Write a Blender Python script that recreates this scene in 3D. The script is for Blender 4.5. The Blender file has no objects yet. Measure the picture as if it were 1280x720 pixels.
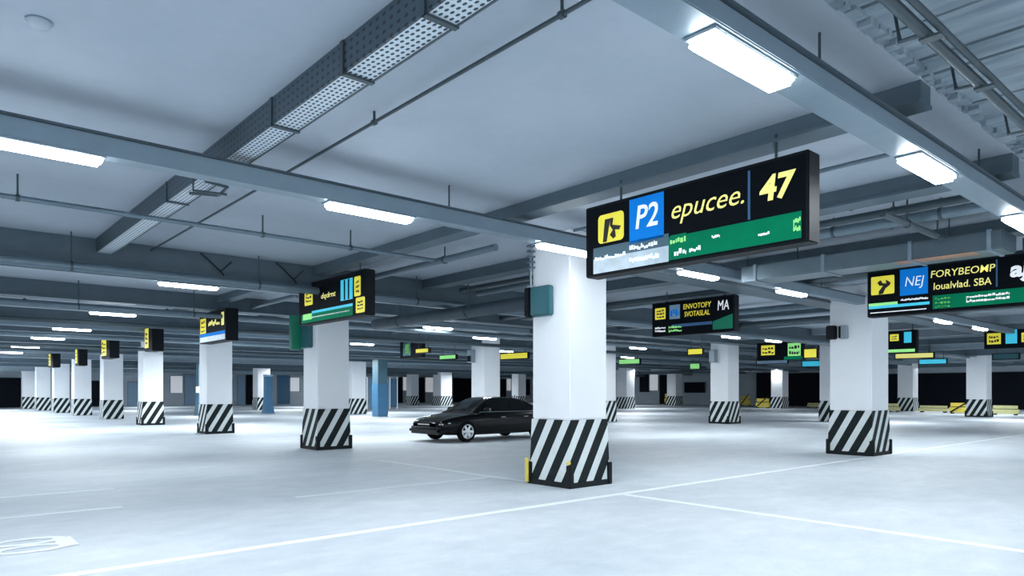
import bpy, bmesh, math, random
from mathutils import Vector, Matrix
random.seed(7)
C = bpy.context.scene.collection
# ------------------------------------------------------------------ camera frame
# world X = v (runs to the right vanishing point), world Y = u (runs to the left one), Z up
FPX, HOR, HC = 872.0, 490.0, 1.5
CV, CU = .657, .754            # camera forward = (CV, CU)
def ray(px):
    t = (px-640)/FPX
    return CV+CU*t, CU-CV*t
def ground(px, py):            # floor point seen at a pixel
    Z = FPX*HC/(py-HOR); a, b = ray(px); return a*Z, b*Z
def u_at(px, v): a, b = ray(px); return v*b/a
def v_at(px, u): a, b = ray(px); return u*a/b
# ------------------------------------------------------------------ materials
MATS = {}
def nodes(name):
    m = bpy.data.materials.new(name); m.use_nodes = True
    nt = m.node_tree; b = nt.nodes['Principled BSDF']
    return m, nt, b
def N(nt, kind, **kw):
    n = nt.nodes.new(kind)
    for k, v in kw.items(): setattr(n, k, v)
    return n
def mth(nt, op, a, b=None):
    n = N(nt, 'ShaderNodeMath', operation=op)
    for i, s in enumerate((a, b)):
        if s is None: continue
        if isinstance(s, (int, float)): n.inputs[i].default_value = s
        else: nt.links.new(s, n.inputs[i])
    return n.outputs[0]
def mix(nt, fac, c1, c2):
    n = N(nt, 'ShaderNodeMix', data_type='RGBA')
    if isinstance(fac, (int, float)): n.inputs[0].default_value = fac
    else: nt.links.new(fac, n.inputs[0])
    for s, c in ((n.inputs[6], c1), (n.inputs[7], c2)):
        if isinstance(c, tuple): s.default_value = (*c, 1)
        else: nt.links.new(c, s)
    return n.outputs[2]
def noise(nt, scale, detail=4, stretch=None, coord='Object', rough=.55):
    tc = N(nt, 'ShaderNodeTexCoord'); v = tc.outputs[coord]
    if stretch:
        mp = N(nt, 'ShaderNodeMapping'); mp.inputs['Scale'].default_value = stretch
        nt.links.new(v, mp.inputs[0]); v = mp.outputs[0]
    n = N(nt, 'ShaderNodeTexNoise'); n.inputs['Scale'].default_value = scale
    n.inputs['Detail'].default_value = detail; n.inputs['Roughness'].default_value = rough
    nt.links.new(v, n.inputs['Vector']); return n.outputs[0]
def ramp(nt, fac, stops):
    r = N(nt, 'ShaderNodeValToRGB')
    while len(r.color_ramp.elements) < len(stops): r.color_ramp.elements.new(.5)
    for e, (p, c) in zip(r.color_ramp.elements, stops):
        e.position = p; e.color = (*c, 1) if isinstance(c, tuple) else (c, c, c, 1)
    nt.links.new(fac, r.inputs[0]); return r.outputs[0]
def mat(name, col, rough=.5, metal=0., emit=0., var=.12, scale=6, coat=0., spec=None):
    if name in MATS: return MATS[name]
    m, nt, b = nodes(name)
    f = noise(nt, scale)
    d = tuple(c*(1-var) for c in col); l = tuple(min(1, c*(1+var)) for c in col)
    out = mix(nt, f, d, l)
    nt.links.new(out, b.inputs['Base Color'])
    b.inputs['Roughness'].default_value = rough; b.inputs['Metallic'].default_value = metal
    b.inputs['Coat Weight'].default_value = coat
    if spec is not None: b.inputs['Specular IOR Level'].default_value = spec
    if emit:
        nt.links.new(out, b.inputs['Emission Color']); b.inputs['Emission Strength'].default_value = emit
    MATS[name] = m; return m
def floor_mat():
    m, nt, b = nodes('polished concrete floor')
    a = noise(nt, .32, 5, (.8, 1.2, 1), rough=.65); c = noise(nt, 2.6, 7, (.9, 1.3, 1), rough=.65); d = noise(nt, 26, 5)
    s = mth(nt, 'ADD', mth(nt, 'MULTIPLY', a, .52), mth(nt, 'ADD', mth(nt, 'MULTIPLY', c, .36), mth(nt, 'MULTIPLY', d, .12)))
    col = ramp(nt, s, [(.34, (.46, .525, .58)), (.5, (.60, .655, .705)), (.64, (.73, .775, .815))])
    nt.links.new(col, b.inputs['Base Color'])
    b.inputs['Specular IOR Level'].default_value = .35
    nt.links.new(ramp(nt, c, [(.3, .46), (.7, .66)]), b.inputs['Roughness'])
    bp = N(nt, 'ShaderNodeBump'); bp.inputs['Strength'].default_value = .06; bp.inputs['Distance'].default_value = .02
    nt.links.new(c, bp.inputs['Height']); nt.links.new(bp.outputs[0], b.inputs['Normal'])
    return m
def ceil_mat():
    m, nt, b = nodes('smooth painted ceiling')
    a = noise(nt, .5, 4); c = noise(nt, 9, 3)
    s = mth(nt, 'ADD', mth(nt, 'MULTIPLY', a, .8), mth(nt, 'MULTIPLY', c, .2))
    nt.links.new(ramp(nt, s, [(.3, (.355, .41, .475)), (.7, (.435, .485, .55))]), b.inputs['Base Color'])
    b.inputs['Roughness'].default_value = .8; return m
def rough_ceil_mat():
    m, nt, b = nodes('raw board-marked concrete ceiling')
    tc = N(nt, 'ShaderNodeTexCoord'); sx = N(nt, 'ShaderNodeSeparateXYZ'); nt.links.new(tc.outputs['Object'], sx.inputs[0])
    a = noise(nt, 2.2, 6, (3, .35, 1)); c = noise(nt, 1.0, 5)
    s = mth(nt, 'ADD', mth(nt, 'MULTIPLY', a, .6), mth(nt, 'MULTIPLY', c, .4))
    col = ramp(nt, s, [(.36, (.13, .185, .225)), (.5, (.25, .315, .365)), (.64, (.37, .435, .485))])
    nt.links.new(col, b.inputs['Base Color']); b.inputs['Roughness'].default_value = .75
    bp = N(nt, 'ShaderNodeBump'); bp.inputs['Strength'].default_value = .4; bp.inputs['Distance'].default_value = .05
    nt.links.new(s, bp.inputs['Height']); nt.links.new(bp.outputs[0], b.inputs['Normal']); return m
def stripe_mat():
    m, nt, b = nodes('black and white hazard stripes')
    tc = N(nt, 'ShaderNodeTexCoord'); sx = N(nt, 'ShaderNodeSeparateXYZ'); nt.links.new(tc.outputs['Object'], sx.inputs[0])
    s = mth(nt, 'SUBTRACT', mth(nt, 'SUBTRACT', sx.outputs[0], sx.outputs[1]), mth(nt, 'MULTIPLY', sx.outputs[2], .58))
    f = mth(nt, 'FRACT', mth(nt, 'DIVIDE', mth(nt, 'ADD', s, 20*.36+.6), .36))
    k = mth(nt, 'LESS_THAN', f, .55)
    w = mix(nt, noise(nt, 7, 5), (.62, .68, .68), (.80, .85, .85))
    d = mix(nt, noise(nt, 9, 5), (.006, .011, .012), (.018, .026, .028))
    nt.links.new(mix(nt, k, w, d), b.inputs['Base Color']); b.inputs['Roughness'].default_value = .6; b.inputs['Specular IOR Level'].default_value = .15; return m
def perf_mat(name, base, hole, axis, period, rad):
    m, nt, b = nodes(name)
    tc = N(nt, 'ShaderNodeTexCoord'); sx = N(nt, 'ShaderNodeSeparateXYZ'); nt.links.new(tc.outputs['Object'], sx.inputs[0])
    fx = mth(nt, 'SUBTRACT', mth(nt, 'FRACT', mth(nt, 'DIVIDE', mth(nt, 'ADD', sx.outputs[axis], 50), period)), .5)
    fy = mth(nt, 'SUBTRACT', mth(nt, 'FRACT', mth(nt, 'DIVIDE', mth(nt, 'ADD', sx.outputs[1], 50), period*1.5)), .5)
    fy = mth(nt, 'MULTIPLY', fy, .85)
    d = mth(nt, 'ADD', mth(nt, 'MULTIPLY', fx, fx), mth(nt, 'MULTIPLY', fy, fy))
    nt.links.new(mix(nt, mth(nt, 'LESS_THAN', d, rad*rad), base, hole), b.inputs['Base Color'])
    b.inputs['Roughness'].default_value = .45; b.inputs['Metallic'].default_value = .2; return m
M = dict(
    floor=floor_mat(), ceil=ceil_mat(), raw=rough_ceil_mat(), stripe=stripe_mat(),
    perf=perf_mat('perforated galvanised tray floor', (.62, .70, .76), (.03, .05, .07), 0, .042, .27),
    perfside=perf_mat('perforated dark tray side', (.06, .09, .115), (.015, .022, .03), 2, .06, .2),
    pillar=mat('white painted pillar', (.87, .89, .92), .55, var=.03, scale=2),
    beam=mat('blue grey painted beam', (.085, .125, .155), .55, var=.2, scale=3),
    beamd=mat('dark grey girder', (.05, .075, .095), .5, var=.25, scale=3),
    rail=mat('grey steel lighting trunking', (.22, .29, .345), .42, .25, var=.12, scale=4),
    pipe=mat('galvanised pipe', (.15, .205, .245), .38, .5, var=.15, scale=8),
    piped=mat('dark painted pipe', (.05, .075, .09), .45, .2, var=.2, scale=8),
    duct=mat('silver duct sheet', (.15, .20, .235), .34, .6, var=.2, scale=3),
    black=mat('black rubber', (.010, .014, .016), .6, var=.3, spec=.2),
    blackbox=mat('black powder coated metal', (.006, .009, .012), .55, var=.3, spec=.15),
    signface=mat('black sign face', (.003, .005, .008), .6, var=.3, spec=.08),
    yellow=mat('yellow sign print', (.88, .76, .06), .5, emit=.35, var=.06),
    paleyellow=mat('pale yellow sign lettering', (.92, .84, .25), .5, emit=.45, var=.06),
    blue=mat('bright blue sign panel', (.004, .20, .66), .6, emit=.28, spec=.1, var=.05),
    cyan=mat('cyan sign panel', (.05, .55, .75), .5, emit=.4, var=.05),
    green=mat('green sign panel', (.0, .19, .085), .6, emit=.16, var=.15, spec=.08),
    lime=mat('lime green sign print', (.32, .8, .25), .5, emit=.4, var=.15),
    white=mat('white sign lettering', (.9, .92, .94), .5, emit=.4, var=.05),
    grad=mat('pale sheen sign strip', (.45, .55, .62), .35, emit=.25, var=.4, scale=5),
    divider=mat('blue sign divider', (.04, .12, .25), .5, emit=.1),
    dot=mat('dark icon print', (.02, .015, .01), .6),
    teal=mat('translucent teal plastic', (.03, .13, .155), .4, var=.12),
    greenbox=mat('green plastic', (.0, .20, .11), .4, var=.1),
    line=mat('white floor paint', (.88, .92, .95), .5, var=.05, scale=9),
    linef=mat('worn white floor paint', (.74, .80, .85), .5, var=.06, scale=5),
    yel=mat('yellow safety paint', (.85, .68, .10), .5, var=.15),
    yelp=mat('faded yellow barrier paint', (.78, .74, .35), .5, var=.2, scale=3),
    car=mat('black car paint', (.003, .004, .006), .22, var=.1, spec=.2),
    glass=mat('dark tinted car glass', (.002, .003, .004), .1, var=.1, spec=.3),
    chrome=mat('silver alloy', (.72, .75, .78), .28, .75, var=.06),
    lens=mat('clear headlamp lens', (.60, .64, .68), .15, .2, var=.1),
    tyre=mat('black tyre', (.006, .006, .008), .8, var=.2, spec=.1),
    greyb=mat('grey plastic housing', (.30, .36, .41), .5, var=.1),
    beaml=mat('pale grey painted beam', (.24, .30, .345), .55, var=.2, scale=3),
    dark=mat('dark navy shutter', (.003, .007, .014), .6, var=.3, spec=.15),
    wallp=mat('pale grey wall paint', (.50, .56, .62), .7, var=.2, scale=.6),
    palewall=mat('glowing white partition', (.85, .88, .92), .6, emit=.3, var=.05),  # slight emission added so the far white panels look brighter
    bluep=mat('blue panel', (.045, .16, .29), .45, var=.15, scale=2),
    bluel=mat('pale blue panel', (.30, .46, .62), .45, var=.15, scale=2),
    teald=mat('slate teal cladding', (.07, .15, .20), .5, var=.1, scale=2),
    lamp=mat('glowing lamp diffuser', (.93, .97, 1.0), .4, emit=22, var=.0),
)
# ------------------------------------------------------------------ mesh helpers
def box(bm, x0, x1, y0, y1, z0, z1, taper=0.):
    vs = [bm.verts.new((x, y, z)) for z, t in ((z0, taper), (z1, 0)) for x, y in
          ((x0-t, y0-t), (x1+t, y0-t), (x1+t, y1+t), (x0-t, y1+t))]
    for f in ((3, 2, 1, 0), (4, 5, 6, 7), (0, 1, 5, 4), (1, 2, 6, 5), (2, 3, 7, 6), (3, 0, 4, 7)):
        bm.faces.new([vs[i] for i in f])
    return vs
def bbox(bm, x0, x1, y0, y1, z0, z1, r=.01, seg=2):
    t = bmesh.new(); box(t, x0, x1, y0, y1, z0, z1)
    bmesh.ops.bevel(t, geom=t.edges[:], offset=r, segments=seg, affect='EDGES')
    me = bpy.data.meshes.new('t'); t.to_mesh(me); t.free(); bm.from_mesh(me); bpy.data.meshes.remove(me)
def tube(bm, pts, r, n=10, cap=True):
    pts = [Vector(p) for p in pts]; rings = []
    for i, p in enumerate(pts):
        d = (pts[min(i+1, len(pts)-1)]-pts[max(i-1, 0)]).normalized()
        up = Vector((0, 0, 1)) if abs(d.z) < .9 else Vector((1, 0, 0))
        a = d.cross(up).normalized(); b = a.cross(d)
        rings.append([bm.verts.new(p+a*(r*math.cos(k*math.tau/n))+b*(r*math.sin(k*math.tau/n))) for k in range(n)])
    for A, B in zip(rings, rings[1:]):
        for k in range(n): bm.faces.new((A[k], A[(k+1) % n], B[(k+1) % n], B[k]))
    if cap: bm.faces.new(rings[0][::-1]); bm.faces.new(rings[-1])
def lathe(bm, prof, n=24, axis='z', ang=math.tau):     # prof: (radius, height)
    rings = []
    for r, h in prof:
        ring = []
        for k in range(n):
            c, s = r*math.cos(k*math.tau/n), r*math.sin(k*math.tau/n)
            ring.append(bm.verts.new({'z': (c, s, h), 'y': (c, h, s), 'x': (h, c, s)}[axis]))
        rings.append(ring)
    for A, B in zip(rings, rings[1:]):
        for k in range(n): bm.faces.new((A[k], A[(k+1) % n], B[(k+1) % n], B[k]))
    bm.faces.new(rings[0]); bm.faces.new(rings[-1][::-1])
def obj(name, bm, m, parent=None, smooth=False, loc=None):
    bmesh.ops.recalc_face_normals(bm, faces=bm.faces[:])
    me = bpy.data.meshes.new(name); bm.to_mesh(me); bm.free()
    me.materials.append(m)
    if smooth:
        for p in me.polygons: p.use_smooth = True
        me.set_sharp_from_angle(angle=math.radians(38))
    o = bpy.data.objects.new(name, me); C.objects.link(o)
    if parent: o.parent = parent
    if loc: o.location = loc
    return o
def B(*boxes, r=0):
    bm = bmesh.new()
    for b in boxes:
        if r: bbox(bm, *b, r=r)
        else: box(bm, *b)
    return bm
def tag(o, label, cat, group=None):
    o['label'] = label; o['category'] = cat
    if group: o['group'] = group
    return o
def thing(name, label, cat, loc=(0, 0, 0), rz=0, group=None):
    o = bpy.data.objects.new(name, None); C.objects.link(o); o.empty_display_size = .2
    o.location = loc; o.rotation_euler = (0, 0, rz); return tag(o, label, cat, group)
def struct(name, bm, m):
    o = obj(name, bm, m); o['kind'] = 'structure'; return o
def dup(root, loc, rz=None, label=None, group=None):
    r = root.copy(); C.objects.link(r); r.location = loc
    if rz is not None: r.rotation_euler = (0, 0, rz)
    if label: r['label'] = label
    if group: r['group'] = group
    for ch in list(root.children):
        c = ch.copy(); C.objects.link(c); c.parent = r
        for g in ch.children:
            d = g.copy(); C.objects.link(d); d.parent = c
    return r
def textmesh(name, s, size, m, parent, x, y, z, bold=.0, shear=0., align='CENTER', xs=1., roll=0.):
    cu = bpy.data.curves.new('t', 'FONT'); cu.body = s; cu.size = size; cu.offset = bold; cu.shear = shear
    cu.align_x = align; cu.align_y = 'CENTER'; cu.resolution_u = 3; cu.extrude = .002
    t = bpy.data.objects.new('t', cu); C.objects.link(t)
    dg = bpy.context.evaluated_depsgraph_get(); dg.update()
    me = bpy.data.meshes.new_from_object(t.evaluated_get(dg)); bpy.data.objects.remove(t); bpy.data.curves.remove(cu)
    me.name = name; me.materials.clear(); me.materials.append(m)
    R = Matrix.Rotation(math.pi/2, 4, 'X') @ Matrix.Rotation(roll, 4, 'Z')
    me.transform(R @ Matrix.Diagonal((xs, 1, 1, 1)))
    o = bpy.data.objects.new(name, me); C.objects.link(o); o.parent = parent; o.location = (x, y, z); return o
# ------------------------------------------------------------------ setting
CEIL, RU = 4.05, 2.1
struct('floor', B((-9, 74, -9, 84, -.2, 0)), M['floor'])
struct('ceiling', B((-9, 74, RU, 84, CEIL, CEIL+.25)), M['ceil'])
bm = bmesh.new()          # raw slab: separate boards running along u, small gaps of dark between them
x = -9.
while x < 74:
    w = random.choice((.34, .62, .9, 1.3, .5)); dz = random.uniform(0, .008)
    box(bm, x, min(x+w-.045, 74), -9, RU+random.uniform(-.02, .02), CEIL+.05+dz, CEIL+.25)
    x += w
raw = struct('ceiling_raw', bm, M['raw'])
struct('ceiling_gap', B((-9, 74, -9, RU+.01, CEIL+.12, CEIL+.3)), M['piped'])
bm = bmesh.new(); x = -3.   # broken plaster edge between the smooth and the raw slab
while x < 40:
    w = random.uniform(.05, .2); d = random.uniform(.02, .12)
    box(bm, x, x+w, RU-d, RU+.05, CEIL+random.uniform(.0, .03), CEIL+.06); x += w*random.uniform(.8, 1.3)
struct('trim_1', bm, M['raw'])
VW, UW = 72., 83.
struct('wall_back_right', B((VW, VW+.3, -9, 84, 0, CEIL)), M['wallp'])
struct('wall_back_left', B((-9, VW, UW, UW+.3, 0, CEIL)), M['wallp'])
# beams under the slab
tn = [1]
def beam_u(v, u0, u1, z0, w=.22, m='beam', flange=True):
    tn[0] += 1; bs = [(v, v+w, u0, u1, z0, CEIL)]
    if flange: bs=[(v, v+w, u0, u1, z0+.03, CEIL), (v-.04, v+w+.04, u0, u1, z0, z0+.03)]
    struct('trim_%d' % tn[0], B(*bs), M[m])
def beam_v(u, v0, v1, z0, w=.25, m='beam', flange=True):
    tn[0] += 1; bs = [(v0, v1, u, u+w, z0, CEIL)]
    if flange: bs=[(v0, v1, u, u+w, z0+.04, CEIL), (v0, v1, u-.05, u+w+.05, z0, z0+.04)]
    struct('trim_%d' % tn[0], B(*bs), M[m])
beam_u(6.25, RU, 80, 3.87, .22)
beam_u(8.9, RU, 80, 3.84, .25)
for v, z in ((12.2, 3.82), (15.2, 3.85), (20.0, 3.8), (23.5, 3.82), (27.6, 3.8), (31.5, 3.75), (36, 3.7), (41, 3.7), (46.5, 3.6), (53, 3.5), (60, 3.4)):
    beam_u(v, RU, 80, z, .3, 'beaml' if int(v) % 2 else 'beam')
beam_v(13.3, -9, 70, 3.62, .3, 'beam')
for u, z, v0 in ((19.0, 3.66, -9), (23.6, 3.6, -9), (29.2, 3.6, -9), (35, 3.55, -9), (41, 3.5, -9), (48, 3.45, -9), (55, 3.4, -9), (63, 3.4, -9), (72, 3.3, -9)):
    beam_v(u, v0, 70, z, .35, 'beam' if int(u) % 2 else 'beaml')
beam_v(7.75, 8.66, 70, 3.66, .5, 'beam')
beam_v(16.95, 8.7, 70, 3.66, .5, 'beam')
# ------------------------------------------------------------------ floor lines
def stripe(name, pts, m, label):
    bm = bmesh.new(); box(bm, *pts, .0005, .004); return tag(obj(name, bm, m), label, 'floor marking', 'painted bay lines')
stripe('floor_line', (-1.5, 40, 6.62, 6.75), M['line'], 'long white painted floor line passing in front of the nearest pillar')
stripe('floor_line', (7.88, 8.0, -3, 6.6), M['line'], 'white painted floor line branching towards the lower right corner')
stripe('floor_line', (7.8, 7.92, 8.6, 13.5), M['linef'], 'faint painted floor line between the nearest pillar and the car')
stripe('floor_line', (4.2, 7.75, 9.45, 9.57), M['linef'], 'faint worn floor line left of the nearest pillar base')
stripe('floor_line', (-2, 2.15, 10.15, 10.28), M['linef'], 'short bay line at far left just above the painted number')
stripe('floor_line', (-2, 2.45, 12.15, 12.28), M['linef'], 'short bay line at far left, second above the painted number')
nt_ = thing('floor_number', 'worn white painted number on the floor in the lower left corner', 'floor marking', (.90, 8.05, .002))
def ring(cx, cy, rx, ry, w):
    bm = bmesh.new(); n = 28; A = []; Bq = []
    for k in range(n):
        a = k*math.tau/n; A.append(bm.verts.new((cx+rx*math.cos(a), cy+ry*math.sin(a), .002))); Bq.append(bm.verts.new((cx+(rx-w)*math.cos(a), cy+(ry-w)*math.sin(a), .002)))
    for k in range(n): bm.faces.new((A[k], A[(k+1) % n], Bq[(k+1) % n], Bq[k]))
    return bm
obj('digit', ring(.02, .0, .34, .2, .1), M['line'], nt_); obj('digit', ring(.02, .4, .34, .2, .1), M['line'], nt_)
obj('digit', ring(-.75, .2, .36, .36, .12), M['line'], nt_)
bm = bmesh.new(); box(bm, .24, .4, -.1, .42, .001, .003); obj('bar', bm, M['line'], nt_)
# ------------------------------------------------------------------ pillars
def pillar(v, u, w, label, guards=True, top=CEIL, scale=1., yel=False):
    t = thing('parking_pillar', label, 'pillar', (v+w/2, u+w/2, 0), group='square white pillars with striped feet'); h = w/2; H = 1.06
    obj('shaft', B((-h, h, -h, h, H, top), r=.018), M['pillar'], t)
    bm = bmesh.new(); box(bm, -h-.008, h+.008, -h-.008, h+.008, .02, H, .03); obj('striped_sleeve', bm, M['stripe'], t)
    if guards:
        g = h+.055
        obj('base_rail', B((-g, g, -g, -h-.02, 0, .085), (-g, g, h+.02, g, 0, .085), (-g, -h-.02, -g, g, 0, .085), (h+.02, g, -g, g, 0, .085)), M['black'], t)
        for sx in (-1, 1):
            for sy in (-1, 1):
                a, b = sorted((sx*(g+.012), sx*(g-.085))); c, d = sorted((sy*(g+.012), sy*(g-.085)))
                obj('corner_guard', B((a, b, c, d, 0, .36), r=.012), M['black'], t)
    return t
def from_px(px, py): return ground(px, py)
A_ = (7.80, 7.58); WA = .86
pA = pillar(*A_, WA, 'nearest white pillar with striped foot, teal box on its left face')
bm = bmesh.new(); box(bm, -.53, -.505, .44, .5, .03, .42); o = obj('reflector_strip', bm, M['yel'], pA); o['label'] = 'yellow strip on left corner'
bm = bmesh.new(); lathe(bm, [(.0, -.03), (.03, -.02), (.036, 0), (.03, .02), (0, .03)], 12, 'z'); o = obj('reflector_knob', bm, M['yel'], pA, True, (-.50, -.47, .40)); o['label'] = 'yellow knob'
PILL = [  # v, u, w, label, guards
    (8.05, 16.85, .88, 'white striped-foot pillar under the black sign left of the car', 1),
    (8.15, 25.9, .88, 'white striped-foot pillar, third along the left-hand row', 1),
    (8.1, 34.6, .85, 'shaded grey pillar, fourth along the left-hand row', 1),
    (8.2, 43.3, .95, 'white striped pillar, fifth along the left-hand row', 0),
    (8.1, 51.4, .95, 'white striped pillar, sixth along the left-hand row', 0),
    (8.05, 58.9, .95, 'white striped pillar, seventh along the left-hand row', 0),
    (8.0, 67.2, .95, 'white striped pillar, eighth along the left-hand row', 0),
    (7.9, 75.0, .95, 'farthest white striped pillar at the end of the left-hand row', 0),
    (17.0, 6.75, .98, 'large white striped pillar at right carrying two dark wall boxes', 1)]
for v, u, w, lab, g in PILL: pillar(v, u, w, lab, g)
def pillar_px(px, Z, w, lab, g=0):
    a, b = ray(px); return pillar(a*Z, b*Z, w, lab, g)
pillar_px(440, 46.5, 1.05, 'white striped pillar just right of the signed pillar, before blue panels')
pillar_px(322, 57, 1.05, 'white striped pillar beside the blue banner left of centre')
K_ = (18.8, 23.4); pillar(*K_, .9, 'white pillar rising behind the black car, speaker on its left side')
pillar_px(755, 34.5, .9, 'shadowed pillar peeping out right of the nearest pillar')
pillar_px(783, 62, 1.15, 'distant striped pillar, first right of the nearest pillar')
L_ = ground(910, 530); pillar(*L_, .95, 'white striped pillar below the middle sign in the right half', 1)
pillar_px(978, 63, 1.1, 'distant striped pillar in front of the dark shutter, yellow barrier at its foot')
pillar_px(1048, 34.5, .95, 'white striped pillar half hidden behind the large right pillar')
pillar_px(1141, 54, 1.1, 'distant striped pillar before the yellow barriers, next right of the large one')
pillar_px(1233, 41.5, 1.05, 'white striped pillar at the far right edge of the hall', 1)
pillar_px(551, 76, 1.5, 'distant wide striped pillar seen over the car bonnet')
pillar_px(514, 78, 1.0, 'distant striped pillar right of the blue panels')
pillar_px(648, 76, 1.1, 'distant striped pillar between the car roof and the nearest pillar')
pillar_px(845, 76, 1.2, 'distant striped pillar with a yellow bar at its foot')
pillar_px(935, 84, 1.2, 'palest distant pillar right of the middle signed pillar')
# ------------------------------------------------------------------ boxes on the pillars
t = thing('wall_box', 'teal translucent box on the left face of the nearest pillar', 'box', (7.80, 7.95, 2.72))
obj('housing', B((-.13, 0, -.02, .40, 0, .48), r=.02), M['teal'], t)
obj('lid', B((-.15, -.13, .0, .38, .02, .46), r=.008), M['teal'], t)
t = thing('loudspeaker', 'slim black device on the left edge of the nearest pillar', 'device', (7.80, 8.40, 2.72))
obj('housing', B((-.16, 0, -.05, .08, 0, .48), r=.02), M['blackbox'], t)
obj('bracket', B((-.10, 0, -.03, .06, .48, .52)), M['greyb'], t)
bm = bmesh.new(); tube(bm, [(-.05, .02, .5), (-.05, .02, .75), (-.05, .03, 1.0)], .018); obj('conduit', bm, M['greyb'], t)
for k in range(5): obj('cable_clip', B((-.10, -.0, -.03, .07, .8+.09*k, .83+.09*k)), M['pipe'], t)
gx = u_at(1056, 17.0)
t = thing('wall_box', 'grey ribbed box on the large right pillar, the right one of two', 'box', (17.0, u_at(1061, 17.0), 2.77))
obj('housing', B((-.14, 0, 0, .19, 0, .32), r=.02), M['greyb'], t); obj('vent', B((-.155, -.13, .13, .18, .02, .30)), M['blackbox'], t)
t = thing('loudspeaker', 'black box on the left edge of the large right pillar', 'device', (17.0, u_at(1047, 17.0), 2.77))
obj('housing', B((-.2, 0, 0, .20, 0, .33), r=.02), M['blackbox'], t); obj('grille', B((-.21, -.195, .02, .18, .02, .31)), M['black'], t)
t = thing('loudspeaker', 'grey speaker on the pillar behind the black car', 'device', (K_[0], K_[1]+.65, 2.78))
obj('housing', B((-.22, 0, -.05, .3, 0, .55), r=.02), M['greyb'], t); obj('grille', B((-.235, -.215, 0, .25, .05, .3)), M['blackbox'], t)
t = thing('loudspeaker', 'grey speaker on the pillar below the middle sign', 'device', (L_[0], L_[1]+.6, 2.9))
obj('housing', B((-.22, 0, -.05, .3, 0, .6), r=.02), M['greyb'], t); obj('grille', B((-.235, -.215, 0, .25, .05, .55)), M['wallp'], t)
t = thing('exit_box', 'green box below the sign on the second pillar of the left row', 'box', (8.05, 17.15, 2.66))
obj('housing', B((-.16, 0, 0, .50, 0, .66), r=.02), M['teal'], t); o = obj('side_panel', B((-.42, -.16, .36, .52, -.05, .85)), M['greenbox'], t)
# ------------------------------------------------------------------ lighting trunking + lamps
ORD = ['first', 'second', 'third', 'fourth', 'fifth', 'sixth', 'seventh', 'eighth', 'ninth']
def trunk(u, v0, v1, label, z=3.56, w=.2, h=.17, rods=()):
    t = thing('lighting_rail', label, 'lighting rail', (0, u, z), group='grey lighting rails under the ceiling')
    obj('channel', B((v0, v1, -w/2, w/2, .0, h), r=.008), M['rail'], t)
    obj('top_lip', B((v0, v1, -w/2-.025, w/2+.025, h, h+.02)), M['beamd'], t)
    for v in rods:
        bm = bmesh.new(); tube(bm, [(v, 0, h), (v, 0, CEIL-z)], .011, 6); box(bm, v-.04, v+.04, -.03, .03, h, h+.05); obj('hanger_rod', bm, M['piped'], t)
    return t
TR = [2.3, 7.0, 14.1, 20.5, 26.4, 31.4, 37.9, 43.9]
TL = ['wide lighting rail crossing the upper right corner', 'long lighting rail passing just in front of the nearest pillar',
      'lighting rail second from the front on the left side', 'lighting rail third from the front on the left side',
      'lighting rail fourth from the front on the left side', 'lighting rail fifth from the front on the left side',
      'lighting rail sixth from the front on the left side', 'farthest lighting rail on the left side']
trunk(TR[0], -3, 40, TL[0], w=.26, h=.13, rods=(2.4, 4.9, 8.5, 11.5))
trunk(TR[1], -6, 44, TL[1], rods=(5.07, 9.2, 12.0, 15, 18.3))
for u, l in zip(TR[2:], TL[2:]): trunk(u, -8, 60, l, h=.15, rods=(2.2, 5.4) if u < 21 else ())
def make_lamp(w=.16, L=1.2):
    t = thing('tube_light', '', 'light', (0, 0, 0), group='glowing tube lights')
    obj('diffuser', B((-L/2, L/2, -w/2, w/2, -.075, -.01), r=.025), M['lamp'], t)
    obj('housing', B((-L/2-.02, L/2+.02, -w/2-.008, w/2+.008, -.022, 0), r=.006), M['rail'], t)
    return t
LAMPS = []  # (v, u, label)
for k, v in enumerate((3.9, 7.02, 10.15)): LAMPS.append((v, TR[0], ('big bright tube light above the number 47 sign', 'bright tube light on the upper right rail, second from the top', 'tube light cut by the right edge of the picture')[k]))
t1 = {.78: 'tube light at the far left edge on the nearest left rail', 3.98: 'tube light hanging left of the nearest pillar top, clear of signs',
      7.12: 'tube light across the top of the nearest pillar', 10.4: 'tube light directly under the number 47 sign', 13.7: 'tube light above the middle sign, right of the number 47 sign',
      22.6: 'small tube light below the large right sign, left of two', 26.0: 'small tube light below the large right sign, right of two'}
for v, l in t1.items(): LAMPS.append((v, TR[1], l))
LAMPS += [(4.1, TR[2], 'tube light on the second rail, largest of the left cluster'), (23.0, TR[2], 'tube light at the top of the pillar under the middle sign'),
          (26.1, TR[2], 'tube light above the small yellow and green sign')]
for i, u in enumerate(TR[3:]): LAMPS.append((4.1, u, '%s tube light down the far left ceiling, counted after the largest' % ORD[i]))
LAMPS += [(16.5, TR[3], 'small tube light between the speaker pillar and the nearest pillar'), (25.6, TR[3], 'small square-looking light just right of the nearest pillar'),
          (14.6, TR[4], 'short tube light right of the signed pillar of the left row'), (22.5, TR[4], 'small light left of the nearest pillar, lower of two'),
          (32.0, TR[4], 'small tube light left of the middle signed pillar')]
base = wide = None
for v, u, l in LAMPS:
    if u == TR[0]:
        if wide is None: wide = make_lamp(.2, .92); wide.location = (v, u, 3.563); wide['label'] = l
        else: dup(wide, (v, u, 3.563), label=l)
    elif base is None: base = make_lamp(.17, 1.06); base.location = (v, u, 3.563); base['label'] = l
    else: dup(base, (v, u, 3.563), label=l)
r = thing('lighting_rail', 'short lighting rail in mid air between signed pillar and car', 'lighting rail', (12.6, 18.2, 3.56), group='grey lighting rails under the ceiling')
obj('channel', B((-3.4, 4, -.1, .1, 0, .15), r=.008), M['rail'], r)
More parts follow.
